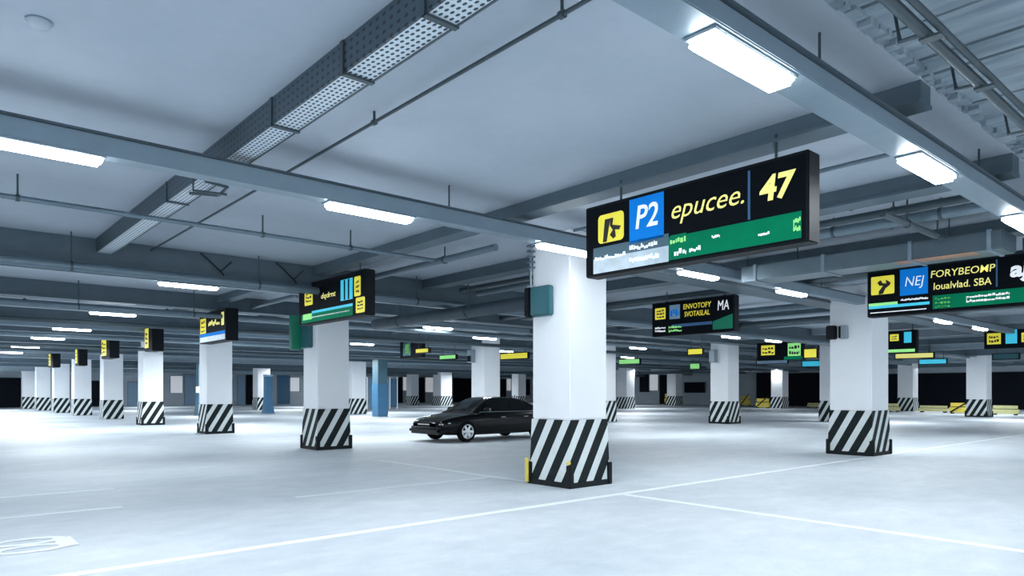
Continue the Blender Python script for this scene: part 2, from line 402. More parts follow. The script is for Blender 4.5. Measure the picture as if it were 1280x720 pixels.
for v in (-2, 2): bm = bmesh.new(); tube(bm, [(v, 0, .15), (v, 0, CEIL-3.56)], .012, 6); obj('hanger_rod', bm, M['piped'], r)
dup(base, (12.75, 18.2, 3.563), label='bright tube light above the black car, left of its roof')
# ------------------------------------------------------------------ pipes, trays and ducts
def pipe_u(name, v, u0, u1, z, r, m, label, cat='pipe', br=(), brz=None):
    t = thing(name, label, cat, (v, 0, z), group='pipes along the ceiling')
    bm = bmesh.new(); tube(bm, [(0, u0, 0), (0, u1, 0)], r, 12); obj('tube', bm, M[m], t, True)
    for u in br:
        bm = bmesh.new(); lathe(bm, [(r+.012, -.02), (r+.012, .02)], 12, 'y'); bmesh.ops.translate(bm, verts=bm.verts[:], vec=(0, u, 0))
        tube(bm, [(0, u, r), (0, u, CEIL-z)], .012, 6); obj('bracket', bm, M['piped'], t)
    return t
def pipe_v(name, u, v0, v1, z, r, m, label, cat='pipe', br=(), gap=None):
    t = thing(name, label, cat, (0, u, z), group='pipes along the ceiling')
    for a, b in (((v0, gap[0]), (gap[1], v1)) if gap else ((v0, v1),)): bm = bmesh.new(); tube(bm, [(a, 0, 0), (b, 0, 0)], r, 12); obj('tube', bm, M[m], t, True)
    for v in br:
        bm = bmesh.new(); lathe(bm, [(r+.012, -.02), (r+.012, .02)], 12, 'x'); bmesh.ops.translate(bm, verts=bm.verts[:], vec=(v, 0, 0))
        tube(bm, [(v, 0, r), (v, 0, CEIL-z)], .012, 6); obj('bracket', bm, M['piped'], t)
    return t
pipe_u('sprinkler_pipe', 3.22, 2.6, 13.2, 3.95, .016, 'piped', 'thin dark pipe running right of the perforated cable tray', br=(3.2, 5.6, 8.0))
pipe_v('sprinkler_pipe', 9.95, -6, 6.9, 3.77, .032, 'pipe', 'thin pipe hung on rods behind the long left lighting rail', br=(.35, 1.0, 3.9, 5.3))
pipe_v('water_pipe', 12.95, -8, 46, 3.50, .075, 'pipe', 'thick pale pipe in front of the first deep beam on the left', br=(2, 5, 8.5), gap=(6.19, 6.43))
pipe_v('water_pipe', 18.5, -8, 28, 3.45, .06, 'pipe', 'thick pipe behind the second left lighting rail', br=(3, 5.5), gap=(6.19, 6.53))
pipe_v('water_pipe', 22.3, -8, 60, 3.43, .07, 'piped', 'dark pipe behind the third left lighting rail')
pipe_v('water_pipe', 28.0, -8, 60, 3.42, .08, 'pipe', 'pipe behind the fourth left lighting rail')
pipe_v('water_pipe', 33.5, -8, 60, 3.36, .08, 'piped', 'dark pipe behind the fifth left lighting rail')
pipe_u('water_pipe', 9.75, 2.6, 13, 3.86, .055, 'piped', 'dark pipe behind the number 47 sign, upper of the bundle', br=(3.6, 5, 6.3))
pipe_u('water_pipe', 10.25, 2.6, 13, 3.84, .075, 'pipe', 'pale pipe behind the number 47 sign, lower of the bundle', br=(3.2, 4.6, 6))
pipe_u('water_pipe', 14.3, 2.6, 30, 3.84, .07, 'piped', 'dark pipe above the large right sign', br=(3, 5.5))
pipe_u('water_pipe', 18.6, 2.6, 40, 3.86, .09, 'pipe', 'pipe behind the large right sign')
pipe_u('water_pipe', 22.3, 2.6, 60, 3.86, .09, 'piped', 'dark pipe crossing above the small right signs')
pipe_u('water_pipe', 33.2, 2.6, 70, 3.88, .1, 'pipe', 'far pipe near the right end of the hall')
pipe_u('fire_main', 7.15, 8.6, 24, 3.82, .06, 'pipe', 'pale pipe running back left of the nearest pillar top', br=(10, 13, 16))
t = thing('duct', 'dark round ventilation duct left of the nearest pillar', 'duct', (9.35, 0, 3.27))
bm = bmesh.new(); tube(bm, [(0, 8.9, 0), (0, 16.2, 0)], .14, 20); obj('duct_body', bm, M['beamd'], t, True)
for u in (10.2, 12.2, 15.0): bm = bmesh.new(); lathe(bm, [(.155, -.03), (.155, .03)], 20, 'y'); bmesh.ops.translate(bm, verts=bm.verts[:], vec=(0, u, 0)); tube(bm, [(0, u, .14), (0, u, CEIL-3.27)], .012, 6); obj('duct_collar', bm, M['piped'], t)
t = thing('duct', 'silver flat duct with coloured reflections above the large right sign', 'duct', (11.25, 0, 3.46))
obj('duct_body', B((0, .62, 2.75, 6.7, 0, .26), r=.02), M['duct'], t)
for u in (2.9, 3.9, 5.2, 6.4): obj('duct_flange', B((-.02, .64, u, u+.05, -.015, .275)), M['rail'], t)
bm = bmesh.new(); box(bm, -.002, .3, 3.1, 4.15, -.004, .0); o = obj('orange_patch', bm, mat('orange reflection tint', (.45, .22, .12), .4, .4), t); o['label'] = 'orange reflection patch'  # coloured reflection painted as a thin patch on the duct underside
for u in (3.5, 5.8): bm = bmesh.new(); tube(bm, [(.3, u, .26), (.3, u, CEIL-3.46)], .012, 6); obj('hanger_rod', bm, M['piped'], t)
pipe_u('cable_conduit', 9.42, 2.6, 12.5, 3.93, .03, 'piped', 'thin dark conduit right behind the second ceiling beam', 'conduit', br=(4, 6))
pipe_u('cable_conduit', 10.75, 2.6, 12.5, 3.90, .035, 'piped', 'thin dark conduit just left of the flat silver duct', 'conduit', br=(4, 6))
pipe_u('cable_conduit', 7.6, 2.6, 7.3, 3.93, .025, 'pipe', 'thin pale conduit above the number 47 sign, behind its beam', 'conduit', br=(3.6, 5.4))
pipe_v('cable_conduit', 3.45, 9.0, 11.15, 3.68, .045, 'piped', 'short dark conduit crossing below the upper right lamp', 'conduit', br=(9.8, 10.9))
# cable tray
t = thing('cable_tray', 'perforated metal cable tray crossing the ceiling from top centre to left', 'cable tray', (2.40, 0, 3.82))
obj('side_plate', B((0, .02, 2.5, 13.28, 0, .23)), M['perfside'], t)
obj('tray_floor', B((.02, .23, 2.5, 13.28, 0, .012)), M['perf'], t)
obj('edge_lip', B((.23, .245, 2.5, 13.28, -.008, .03)), M['beamd'], t)
for u in (2.7, 3.55, 4.6, 5.9, 9.1):
    obj('strap', B((-.012, .25, u, u+.045, -.02, -.004), (-.014, -.002, u, u+.045, -.02, .225)), M['piped'], t)
bm = bmesh.new(); tube(bm, [(.06, 7.9, -.03), (.3, 7.9, -.05), (.34, 8.3, -.05), (.08, 8.5, -.03)], .018, 6); tube(bm, [(.0, 8.1, .1), (.0, 8.1, -.1), (.36, 8.1, -.08)], .015, 6)
obj('support_bracket', bm, M['piped'], t)
# twin rail below the raw slab
t = thing('conduit_rail', 'dark twin conduit running under the raw concrete at upper right', 'conduit', (0, 1.62, 3.78))
bm = bmesh.new(); tube(bm, [(-3, 0, 0), (30, 0, 0)], .035, 10); obj('tube', bm, M['piped'], t, True)
bm = bmesh.new(); tube(bm, [(-3, -.07, .03), (30, -.07, .03)], .022, 10); obj('tube', bm, M['piped'], t, True)
for v in (2.9, 4.9, 6.0, 7.4, 9): bm = bmesh.new(); tube(bm, [(v, 0, 0), (v+.03, .16, .02), (v+.03, .2, .27)], .016, 6); box(bm, v-.03, v+.05, -.1, .03, -.045, -.03); obj('bracket', bm, M['piped'], t)
pipe_v('conduit_rail', .82, -3, 30, 3.8, .05, 'piped', 'thick dark conduit across the top right corner', 'conduit', br=(6.2, 8))
# dark flat panels beside the rail (short beams)
# smoke detector
t = thing('smoke_detector', 'small round white smoke detector on the ceiling at upper left', 'smoke detector', (.70, 5.75, CEIL))
bm = bmesh.new(); lathe(bm, [(.075, 0), (.075, -.02), (.06, -.04), (.03, -.05), (.0, -.05)], 24); obj('dome', bm, M['ceil'], t, True)
bm = bmesh.new(); lathe(bm, [(.085, 0), (.085, -.008), (.0, -.008)], 24); obj('base_ring', bm, M['rail'], t)
# cable clusters hanging by the deep left beam
for i, (v, lab) in enumerate(((.6, 'left'), (4.4, 'middle'), (5.8, 'right'))):
    t = thing('hanging_cable', 'thin cable drooping down the face of the deep left beam, %s one' % lab, 'cable', (v, 13.25, 3.62))
    bm = bmesh.new(); tube(bm, [(-.35, 0, .4), (-.2, -.02, .28), (.0, -.03, .1), (.06, -.03, .03)], .014, 6); tube(bm, [(.0, -.03, .1), (.2, -.02, .3)], .01, 6); obj('cord', bm, M['black'], t, True)
# ------------------------------------------------------------------ hanging signs
RZ = -math.pi/2
def poly(bm, pts, y0, y1):      # flat plate from an outline in the sign plane
    A = [bm.verts.new((x, y0, z)) for x, z in pts]; Bq = [bm.verts.new((x, y1, z)) for x, z in pts]; n = len(pts)
    bm.faces.new(A); bm.faces.new(Bq[::-1])
    for k in range(n): bm.faces.new((A[k], Bq[k], Bq[(k+1) % n], A[(k+1) % n]))
def panel(name, p, x0, x1, z0, z1, m, d=.004, r=0.):
    bm = bmesh.new()
    if r: poly(bm, [(cx+r*math.cos(a), cz+r*math.sin(a)) for cx, cz, a0 in ((x1-r, z1-r, 0), (x0+r, z1-r, 1), (x0+r, z0+r, 2), (x1-r, z0+r, 3)) for a in [(a0+k/5)*math.pi/2 for k in range(6)]], -d, .002)
    else: box(bm, x0, x1, -d, .002, z0, z1)
    return obj(name, bm, M[m], p)
def sign(v, uc, L, H, z0, label, th=.22, rods=True, name='hanging_sign'):
    t = thing(name, label, 'sign', (v, uc, z0), RZ, 'black hanging direction signs'); h = L/2
    obj('cabinet', B((-h, h, 0, th, 0, H), r=.012), M['blackbox'], t)
    obj('face', B((-h+.03, h-.03, -.003, .01, .02, H-.03)), M['signface'], t)
    if rods:
        for x in (-h*.68, h*.72):
            bm = bmesh.new(); tube(bm, [(x, th*.6, H-.01), (x, th*.6, CEIL-z0-.1)], .014, 6); box(bm, x-.04, x+.04, th*.5, th*.7, H, H+.03); obj('hanger_rod', bm, M['piped'], t)
    return t
def garble(p, name, x0, x1, z0, z1, m, n, seed, rows=1):   # unreadable fine lettering as small strokes
    rnd = random.Random(seed); bm = bmesh.new(); rh = (z1-z0)/rows
    for r_ in range(rows):
        x = x0
        while x < x1:
            w = (x1-x0)/n*rnd.uniform(.5, 1.0); a = z0+r_*rh+rh*rnd.uniform(.05, .3); b = a+rh*rnd.uniform(.3, .6)
            box(bm, x, min(x+w*.75, x1), -.006, 0, a, b); x += w
    if n <= 12:
        for r_ in range(rows): zc = z0+(r_+.325)*rh; box(bm, x0, x1, -.0045, 0, zc-.004, zc+.004)
        if rows > 1: box(bm, x0, x0+.008, -.0044, 0, z0+rh*.32, z1-rh*.67)
    return obj(name, bm, M[m], p)
LS, HS = 2.72, .83
# number 47 sign
s = sign(6.12, 4.33, LS, HS, 2.855, 'large black hanging sign with yellow 47 in front of the nearest pillar')
def fx(px, v=6.12, uc=4.33): return -(u_at(px, v)-uc)
panel('strip', s, fx(742), fx(836), .03, .20, 'grad'); panel('strip', s, fx(742), fx(836), .20, .33, 'teald')
panel('green_band', s, fx(836), fx(1002), .04, .285, 'green')
bm = bmesh.new()   # dark rounded yellow tile with a bent arrow
ic = panel('arrow_icon', s, fx(748), fx(780), .37, .70, 'yellow', r=.05)
bm = bmesh.new(); x0, x1 = fx(751), fx(777); w_ = x1-x0
for pts in (((.12, .38), (.30, .38), (.48, .64), (.22, .64)), ((.48, .64), (.62, .64), (.58, .56), (.98, .53), (.90, .49), (.70, .50), (.74, .42), (.62, .40), (.46, .45), (.60, .50), (.46, .56))):
    poly(bm, [(x0+w_*a, b) for a, b in pts], -.008, -.003)
obj('arrow', bm, M['dot'], ic)
bp_ = panel('blue_panel', s, fx(787), fx(830), .30, .79, 'blue')
textmesh('letters', 'P2', .36, M['white'], bp_, (fx(787)+fx(830))/2, -.007, .56, .004, .15, xs=.88)
textmesh('word', 'epucee.', .285, M['paleyellow'], s, (fx(840)+fx(928))/2, -.006, .555, -.001, .3, xs=1.0)
panel('divider', s, fx(935), fx(938), .30, .77, 'divider')
textmesh('number', '47', .32, M['paleyellow'], s, (fx(946)+fx(994))/2, -.006, .545, .010, .12, xs=1.0)
gb = panel('symbol_tile', s, fx(838), fx(858), .05, .30, 'green', .005)
garble(gb, 'symbol', fx(838), fx(858), .19, .29, 'lime', 4, 3); garble(gb, 'symbol', fx(843), fx(858), .07, .17, 'white', 3, 4)
garble(s, 'small_print', fx(787), fx(822), .21, .30, 'white', 11, 5); garble(s, 'small_print', fx(787), fx(824), .08, .17, 'white', 9, 6)
garble(s, 'small_print', fx(862), fx(876), .08, .16, 'white', 4, 7); garble(s, 'small_print', fx(890), fx(900), .18, .24, 'white', 4, 8)
garble(s, 'small_print', fx(948), fx(962), .12, .17, 'white', 4, 9); garble(s, 'small_print', fx(992), fx(1001), .10, .25, 'lime', 3, 10, 2)
garble(s, 'small_print', fx(744), fx(782), .17, .24, 'white', 9, 11)
# sign at the second pillar of the left row
s = sign(6.2, 12.5, 2.75, HS, 2.88, 'black hanging sign with blue and yellow icons at the left row, nearest of them')
def f2(px): return -(u_at(px, 6.2)-12.5)
for x0, x1, z0, z1, m, sd in ((f2(381), f2(391), .38, .72, 'yellow', 1), (f2(443), f2(451), .36, .72, 'yellow', 2), (f2(445), f2(456), .05, .33, 'yellow', 3)):
    ic = panel('icon', s, x0, x1, z0, z1, m, r=.03); garble(ic, 'arrow', x0+.06, x1-.06, z0+.05, z1-.05, 'dot', 2, sd, 3)
ic = panel('blue_panel', s, f2(426), f2(441), .33, .72, 'cyan')
bm = bmesh.new(); w_ = f2(441)-f2(426)
for k in (.28, .62): box(bm, f2(426)+w_*k, f2(426)+w_*k+.05, -.008, 0, .34, .71)
obj('bars', bm, M['signface'], ic)
textmesh('word', 'dqdrnt', .15, M['paleyellow'], s, (f2(399)+f2(422))/2, -.006, .50, .0, .15, xs=1.5)
panel('green_band', s, f2(377), f2(441), .03, .20, 'green'); panel('strip', s, f2(390), f2(441), .20, .25, 'cyan')
panel('strip', s, f2(390), f2(437), .115, .135, 'white'); panel('lime_tile', s, f2(379), f2(390), .09, .21, 'lime')
# left row further signs
s = sign(6.2, 19.3, 2.1, HS, 2.83, 'black hanging sign with pale blue lower strip at the third left pillar', th=.32)
panel('strip', s, -1.0, 1.0, .03, .17, 'grad'); panel('strip', s, -1.0, 1.0, .17, .26, 'blue'); ic = panel('icon', s, -.98, -.5, .27, .68, 'yellow'); garble(ic, 'arrow', -.9, -.58, .3, .64, 'dot', 2, 31, 3)
garble(s, 'word', -.3, .6, .42, .62, 'paleyellow', 7, 32); panel('bar', s, .72, .92, .40, .74, 'paleyellow')
for u, L, lab, w in ((25.75, .95, 'fourth', .5), (32.4, 1.5, 'fifth', .6), (38.6, .9, 'sixth', .5), (46.5, 1.5, 'seventh', .45)):
    s = sign(6.2, u, L, .83, 2.87 if u != 38.6 else 2.75, 'small black sign with yellow panel at the %s left pillar' % lab, th=.36)
    ic = panel('icon', s, -L/2+.02, -L/2+.02+L*w, .12, .78, 'yellow'); garble(ic, 'arrow', -L/2+.1, -L/2+L*w-.1, .2, .7, 'dot', 2, int(u), 3)
# large right sign
VR = 13.3; UR = u_at(1084, VR)-LS/2
s = sign(VR, UR, LS, HS, 2.86, 'large black hanging sign at the right edge before the large right pillar')
def f3(px): return -(u_at(px, VR)-UR)
ic = panel('arrow_icon', s, f3(1089), f3(1118), .40, .73, 'yellow', r=.02)
bm = bmesh.new(); x0, x1 = f3(1089), f3(1118); w_ = x1-x0
poly(bm, [(x0+w_*a, b) for a, b in ((.28, .62), (.42, .66), (.50, .60), (.66, .59), (.64, .66), (.84, .60), (.82, .56), (.62, .50), (.52, .41), (.34, .40), (.34, .46), (.46, .52), (.52, .555), (.36, .56))], -.008, -.003)
obj('arrow', bm, M['dot'], ic)
bp_ = panel('blue_panel', s, f3(1125), f3(1160), .34, .80, 'blue'); textmesh('letters', 'NEJ', .24, M['white'], bp_, (f3(1125)+f3(1160))/2, -.007, .57, -.002, .2, xs=.85)
textmesh('word', 'FORYBEOMP', .17, M['paleyellow'], s, (f3(1165)+f3(1241))/2, -.006, .65, .0005, .1, xs=.98)
textmesh('word', 'loualvlad. SBA', .17, M['paleyellow'], s, (f3(1165)+f3(1241))/2, -.006, .44, .0005, .05, xs=.88)
panel('divider', s, f3(1245), f3(1247), .34, .78, 'divider')
textmesh('number', 'aj', .34, M['white'], s, f3(1274), -.006, .58, .012, .1, xs=1.1)
panel('green_band', s, f3(1166), f3(1300), .06, .29, 'green'); ic = panel('symbol_tile', s, f3(1168), f3(1190), .06, .29, 'green', .006); garble(ic, 'symbol', f3(1169), f3(1188), .07, .27, 'lime', 4, 41, 3)
garble(s, 'small_print', f3(1208), f3(1262), .12, .26, 'white', 10, 42, 2); garble(s, 'small_print', f3(1126), f3(1160), .24, .30, 'white', 12, 43)
panel('strip', s, f3(1086), f3(1162), .15, .20, 'cyan'); panel('strip', s, f3(1088), f3(1158), .07, .085, 'white'); panel('strip', s, f3(1086), f3(1122), .20, .25, 'lime')
# middle sign
VM = 14.0; UM = (u_at(815, VM)+u_at(918, VM))/2; LM = u_at(815, VM)-u_at(918, VM)
s = sign(VM, UM, LM, HS, 2.86, 'black hanging sign with white MA letters left of the large right pillar', th=.2)
def f4(px): return -(u_at(px, VM)-UM)
ic = panel('arrow_icon', s, f4(819), f4(832), .42, .70, 'yellow', r=.02); garble(ic, 'arrow', f4(821), f4(830), .45, .67, 'dot', 2, 51, 3)
bp_ = panel('blue_panel', s, f4(837), f4(850), .40, .74, 'bluel'); garble(bp_, 'letters', f4(838), f4(849), .45, .72, 'blue', 3, 52)
textmesh('word', 'ENVOTOFY', .17, M['yellow'], s, (f4(852)+f4(891))/2, -.006, .66, .001, .05, xs=.86)
textmesh('word', 'SVOTASLAL', .17, M['yellow'], s, (f4(852)+f4(891))/2, -.006, .48, .001, .05, xs=.78)
textmesh('number', 'MA', .32, M['white'], s, (f4(895)+f4(913))/2, -.006, .60, .0, .1, xs=.66)
bm = bmesh.new(); vs = [bm.verts.new(p) for p in ((f4(891), -.005, .07), (f4(916), -.005, .07), (f4(916), -.005, .40), (f4(891), -.005, .26))]; bm.faces.new(vs)
r_ = bmesh.ops.extrude_face_region(bm, geom=bm.faces[:]); bmesh.ops.translate(bm, verts=[e for e in r_['geom'] if isinstance(e, bmesh.types.BMVert)], vec=(0, .006, 0)); o = obj('green_band', bm, M['greenbox'], s)
panel('strip', s, f4(840), f4(890), .20, .27, 'divider'); garble(s, 'small_print', f4(819), f4(832), .10, .26, 'white', 6, 53, 2); garble(s, 'small_print', f4(836), f4(852), .08, .26, 'lime', 6, 54, 2)
# small right signs
def small_sign(px0, px1, Z, z0, H, label, parts, sd):
    a, b = ray(px0); v = a*Z; u0 = b*Z; u1 = u_at(px1, v); uc = (u0+u1)/2; L = u0-u1
    s = sign(v, uc, L, H, z0, label, th=.2)
    for i, (nm, a0, a1, b0, b1, m) in enumerate(parts):
        p = panel(nm, s, -L/2+L*a0, -L/2+L*a1, H*b0, H*b1, m)
        if nm == 'icon': garble(p, 'symbol', -L/2+L*a0+.06, -L/2+L*a1-.06, H*b0+.04, H*b1-.04, 'dot', 3, sd+i, 2)
    return s
small_sign(946, 1004, 31.5, 2.9, .8, 'small black sign with yellow and green panels right of the middle pillar', (('icon', .1, .40, .3, .85, 'yellow'), ('icon', .68, .95, .2, .9, 'lime'), ('green_band', .6, .98, .02, .18, 'green')), 60)
small_sign(1100, 1146, 25.8, 2.9, .83, 'small black sign with cyan tile just right of the large right pillar', (('icon', .28, .52, .55, .85, 'yellow'), ('cyan_tile', .66, .86, .45, .92, 'cyan'), ('strip', .2, .95, .05, .18, 'lime')), 70)
small_sign(1230, 1296, 25.3, 3.05, .66, 'small black sign with cyan tile at the far right edge', (('icon', .06, .33, .25, .85, 'yellow'), ('cyan_tile', .42, .64, .25, 1.0, 'cyan'), ('icon', .72, .95, .3, .8, 'yellow')), 80)
small_sign(500, 527, 30.5, 2.95, .75, 'small dark sign with one pale green tile above the car', (('cyan_tile', .15, .5, .15, .9, 'teal'), ('symbol', .25, .42, .25, .8, 'lime')), 90)
for px0, px1, y0, y1, Z, m, lab in ((773, 800, 450, 455, 60, 'lime', 'thin yellow green sign just right of the nearest pillar'), (859, 879, 437, 443, 52, 'yellow', 'thin yellow sign left of the middle pillar, upper of two'),
        (862, 875, 455, 461, 62, 'lime', 'thin yellow green sign left of the middle pillar, lower of two'), (519, 536, 437, 441, 50, 'yellow', 'thin yellow sign above the car, leftmost'), (549, 570, 445, 449, 58, 'lime', 'thin lime sign above the car, middle'),
        (625, 660, 443, 449, 55, 'yellow', 'thin yellow sign left of the nearest pillar'), (1004, 1022, 437, 447, 52, 'yellow', 'thin yellow sign left of the large right pillar'), (1118, 1168, 443, 448, 56, 'paleyellow', 'pale yellow sign above the distant right pillar'),
        (1148, 1184, 450, 455, 62, 'cyan', 'thin cyan sign right of the distant right pillar'), (1240, 1275, 443, 449, 45, 'teal', 'teal strip sign at the far right pillar top'), (945, 985, 448, 455, 60, 'bluel', 'pale blue strip sign below the yellow and green sign'), (1002, 1026, 452, 458, 60, 'cyan', 'pale cyan strip sign before the dark shutter')):
    Z = 1.62*FPX/(HOR-(y0+y1)/2); a, b = ray(px0); v = a*Z; u0 = b*Z; u1 = u_at(px1, v); H = (y1-y0)*Z/FPX; z0 = HC+(HOR-y1)*Z/FPX; L = u0-u1
    s = sign(v, (u0+u1)/2, L, H+.08, z0-.04, lab, th=.12); panel('colour_strip', s, -L/2+.05, L/2-.05, .035, H+.045, m)
# ------------------------------------------------------------------ far end: shutters, partitions, blue panels
def on_wall(px0, px1, y0, y1, m, name, label, cat, d=.35, rib=False):
    if px0 < 640: pos = lambda p: v_at(p, UW-.02); Zc = UW/ray((px0+px1)/2)[1]; a, b = pos(px0), pos(px1)
    else: Zc = VW/ray((px0+px1)/2)[0]; b, a = u_at(px0, VW), u_at(px1, VW)
    z0 = max(0, HC-(y1-HOR)*Zc/FPX); z1 = min(CEIL-.02, HC+(HOR-y0)*Zc/FPX)
    if y1 >= 496: z0 = 0
    t = thing(name, label, cat, ((a+b)/2, UW, z0) if px0 < 640 else (VW, (a+b)/2, z0), 0 if px0 < 640 else RZ)
    h = (b-a)/2; H = z1-z0
    bm = bmesh.new(); box(bm, -h, h, -.06, 0, 0, H)
    if rib:
        z = .1
        while z < H-.1: box(bm, -h+.05, h-.05, -.08, -.05, z, z+.12); z += .25
    obj('sheet', bm, M[m], t)
    obj('frame', B((-h-.06, -h, -.1, 0, 0, H+.06), (h, h+.06, -.1, 0, 0, H+.06), (-h, h, -.1, 0, H, H+.06)), M['rail'], t)
    return t
on_wall(-60, 35, 472, 500, 'dark', 'shutter', 'dark navy shutter at the far left edge', 'shutter', rib=True)
on_wall(1078, 1330, 466, 505, 'dark', 'shutter', 'long dark navy shutter behind the right pillars', 'shutter', rib=True)
on_wall(946, 966, 466, 505, 'dark', 'shutter', 'narrow dark shutter left of a distant striped pillar', 'shutter', rib=True)
on_wall(980, 1060, 466, 505, 'dark', 'shutter', 'dark navy shutter left of the large right pillar', 'shutter', rib=True)
on_wall(856, 882, 478, 491, 'dark', 'wall_screen', 'small dark blue screen left of the middle pillar', 'screen')
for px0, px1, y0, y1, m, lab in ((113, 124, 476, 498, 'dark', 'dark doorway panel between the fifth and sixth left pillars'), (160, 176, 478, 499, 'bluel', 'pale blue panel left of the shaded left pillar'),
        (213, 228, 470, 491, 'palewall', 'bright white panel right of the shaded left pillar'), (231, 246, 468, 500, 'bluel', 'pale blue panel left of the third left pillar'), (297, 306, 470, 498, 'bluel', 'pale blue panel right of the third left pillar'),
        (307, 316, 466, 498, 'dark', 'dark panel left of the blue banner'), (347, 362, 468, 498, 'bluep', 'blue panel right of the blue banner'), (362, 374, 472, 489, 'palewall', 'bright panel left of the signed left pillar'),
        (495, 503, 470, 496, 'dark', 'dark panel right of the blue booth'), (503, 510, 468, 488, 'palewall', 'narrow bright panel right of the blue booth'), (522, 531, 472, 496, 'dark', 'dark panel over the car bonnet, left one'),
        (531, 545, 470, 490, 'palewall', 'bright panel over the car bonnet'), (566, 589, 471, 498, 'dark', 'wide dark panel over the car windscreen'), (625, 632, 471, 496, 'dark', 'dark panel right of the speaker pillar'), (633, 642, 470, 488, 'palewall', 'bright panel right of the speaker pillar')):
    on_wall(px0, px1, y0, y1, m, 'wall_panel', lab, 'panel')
for px0, px1, y0, y1, m, lab in ((655, 663, 471, 494, 'dark', 'dark panel touching the nearest pillar edge'), (800, 812, 467, 490, 'dark', 'dark panel right of the nearest pillar, left of a white one'), (812, 823, 468, 488, 'palewall', 'bright panel right of the nearest pillar'),
        (825, 835, 468, 497, 'dark', 'tall dark panel before the yellow foot bar')):
    on_wall(px0, px1, y0, y1, m, 'wall_panel', lab, 'panel')
# blue things among the far pillars
def standing(px, Z, w, h, m, name, label, cat, flare=0., bands=()):
    a, b = ray(px); t = thing(name, label, cat, (a*Z, b*Z, 0), math.atan2(-CV, CU)*0)
    bm = bmesh.new(); box(bm, -w/2, w/2, -w/2, w/2, .0, .9, 0); bm.free()
    bm = bmesh.new(); box(bm, -w/2, w/2, -w/2, w/2, 0, 1.1, flare); box(bm, -w/2, w/2, -w/2, w/2, 1.1, h)
    obj('body', bm, M[m], t)
    for z0, z1, mm in bands: obj('band', B((-w/2-.02, w/2+.02, -w/2-.02, w/2+.02, z0, z1)), M[mm], t)
    obj('foot_plate', B((-w/2-flare-.04, w/2+flare+.04, -w/2-flare-.04, w/2+flare+.04, 0, .04)), M['greyb'], t)
    return t
standing(252, 44, .5, 3.3, 'teald', 'wrapped_post', 'slate blue post with white band left of the third left pillar', 'post', .12, ((1.45, 1.85, 'white'), (.1, 1.2, 'bluep')))
standing(335, 48, .45, 2.7, 'bluep', 'banner_stand', 'blue banner stand beside the striped pillar left of centre', 'banner', .1, ((2.55, 2.7, 'bluel'),))
standing(475, 42, .65, CEIL-.4, 'teald', 'clad_post', 'tall slate teal post right of the signed left pillar', 'post', .0, ((.1, 2.0, 'bluep'),))
a, b = ray(478); Zb = 62
t = thing('blue_booth', 'blue panelled booth with white posts behind the teal post', 'booth', (a*Zb, b*Zb, 0))
for k in range(4): obj('wall_panel', B((-1.5+k*.76, -1.5+k*.76+.7, -.05, .05, .15, 2.7)), M['bluep' if k % 2 else 'bluel'], t)
for k in range(5): obj('post', B((-1.56+k*.76, -1.5+k*.76, -.06, .06, 0, 2.85)), M['palewall'], t)
obj('side_panel', B((-1.56, -1.48, 0, 1.6, .1, 2.7)), M['bluep'], t); obj('roof_edge', B((-1.6, 1.6, -.1, 1.7, 2.78, 2.9)), M['greyb'], t)
# yellow barriers in front of the right shutter
def barrier(px0, px1, v, h, m, label, diag=False, z=.0):
    u0, u1 = u_at(px0, v), u_at(px1, v); L = u0-u1
    t = thing('road_barrier', label, 'barrier', (v, (u0+u1)/2, 0), RZ, 'yellow barriers on the floor at far right'); H = L/2
    obj('lower_board', B((-H, H, -.06, .06, .08, h*.6), r=.01), M[m], t)
    obj('upper_board', B((-H*.9, H*.9, -.05, .05, h*.66, h), r=.01), M[m], t)
    for x in (-H*.75, H*.75): obj('foot', B((x-.06, x+.06, -.22, .22, 0, .08), (x-.04, x+.04, -.04, .04, .08, h*.9)), M['black'], t)
    if diag:
        bm = bmesh.new(); tube(bm, [(-H*.9, -.1, .1), (H*.7, -.1, h*1.15)], .05, 6); obj('brace', bm, M['black'], t)
    return t
barrier(1110, 1124, 57, .62, 'yelp', 'pale yellow barrier left of the distant right pillar')
barrier(1148, 1186, 57, .5, 'yelp', 'long pale yellow barrier right of the distant right pillar')
barrier(1187, 1216, 55, .75, 'yel', 'yellow barrier with a black brace left of the far right pillar', True)
barrier(1240, 1274, 54, .62, 'yelp', 'pale yellow barrier right of the far right pillar')
barrier(1009, 1024, 66, .45, 'yelp', 'small pale barrier left of the half hidden pillar')
barrier(945, 962, 60, .9, 'yel', 'yellow striped barrier at the foot of the distant shutter pillar', True)
barrier(926, 938, 69, 1.1, 'yel', 'yellow barrier beside the palest distant pillar', True)
barrier(831, 841, 67, 1.3, 'yel', 'yellow bar leaning by the distant pillar right of the nearest one', True)
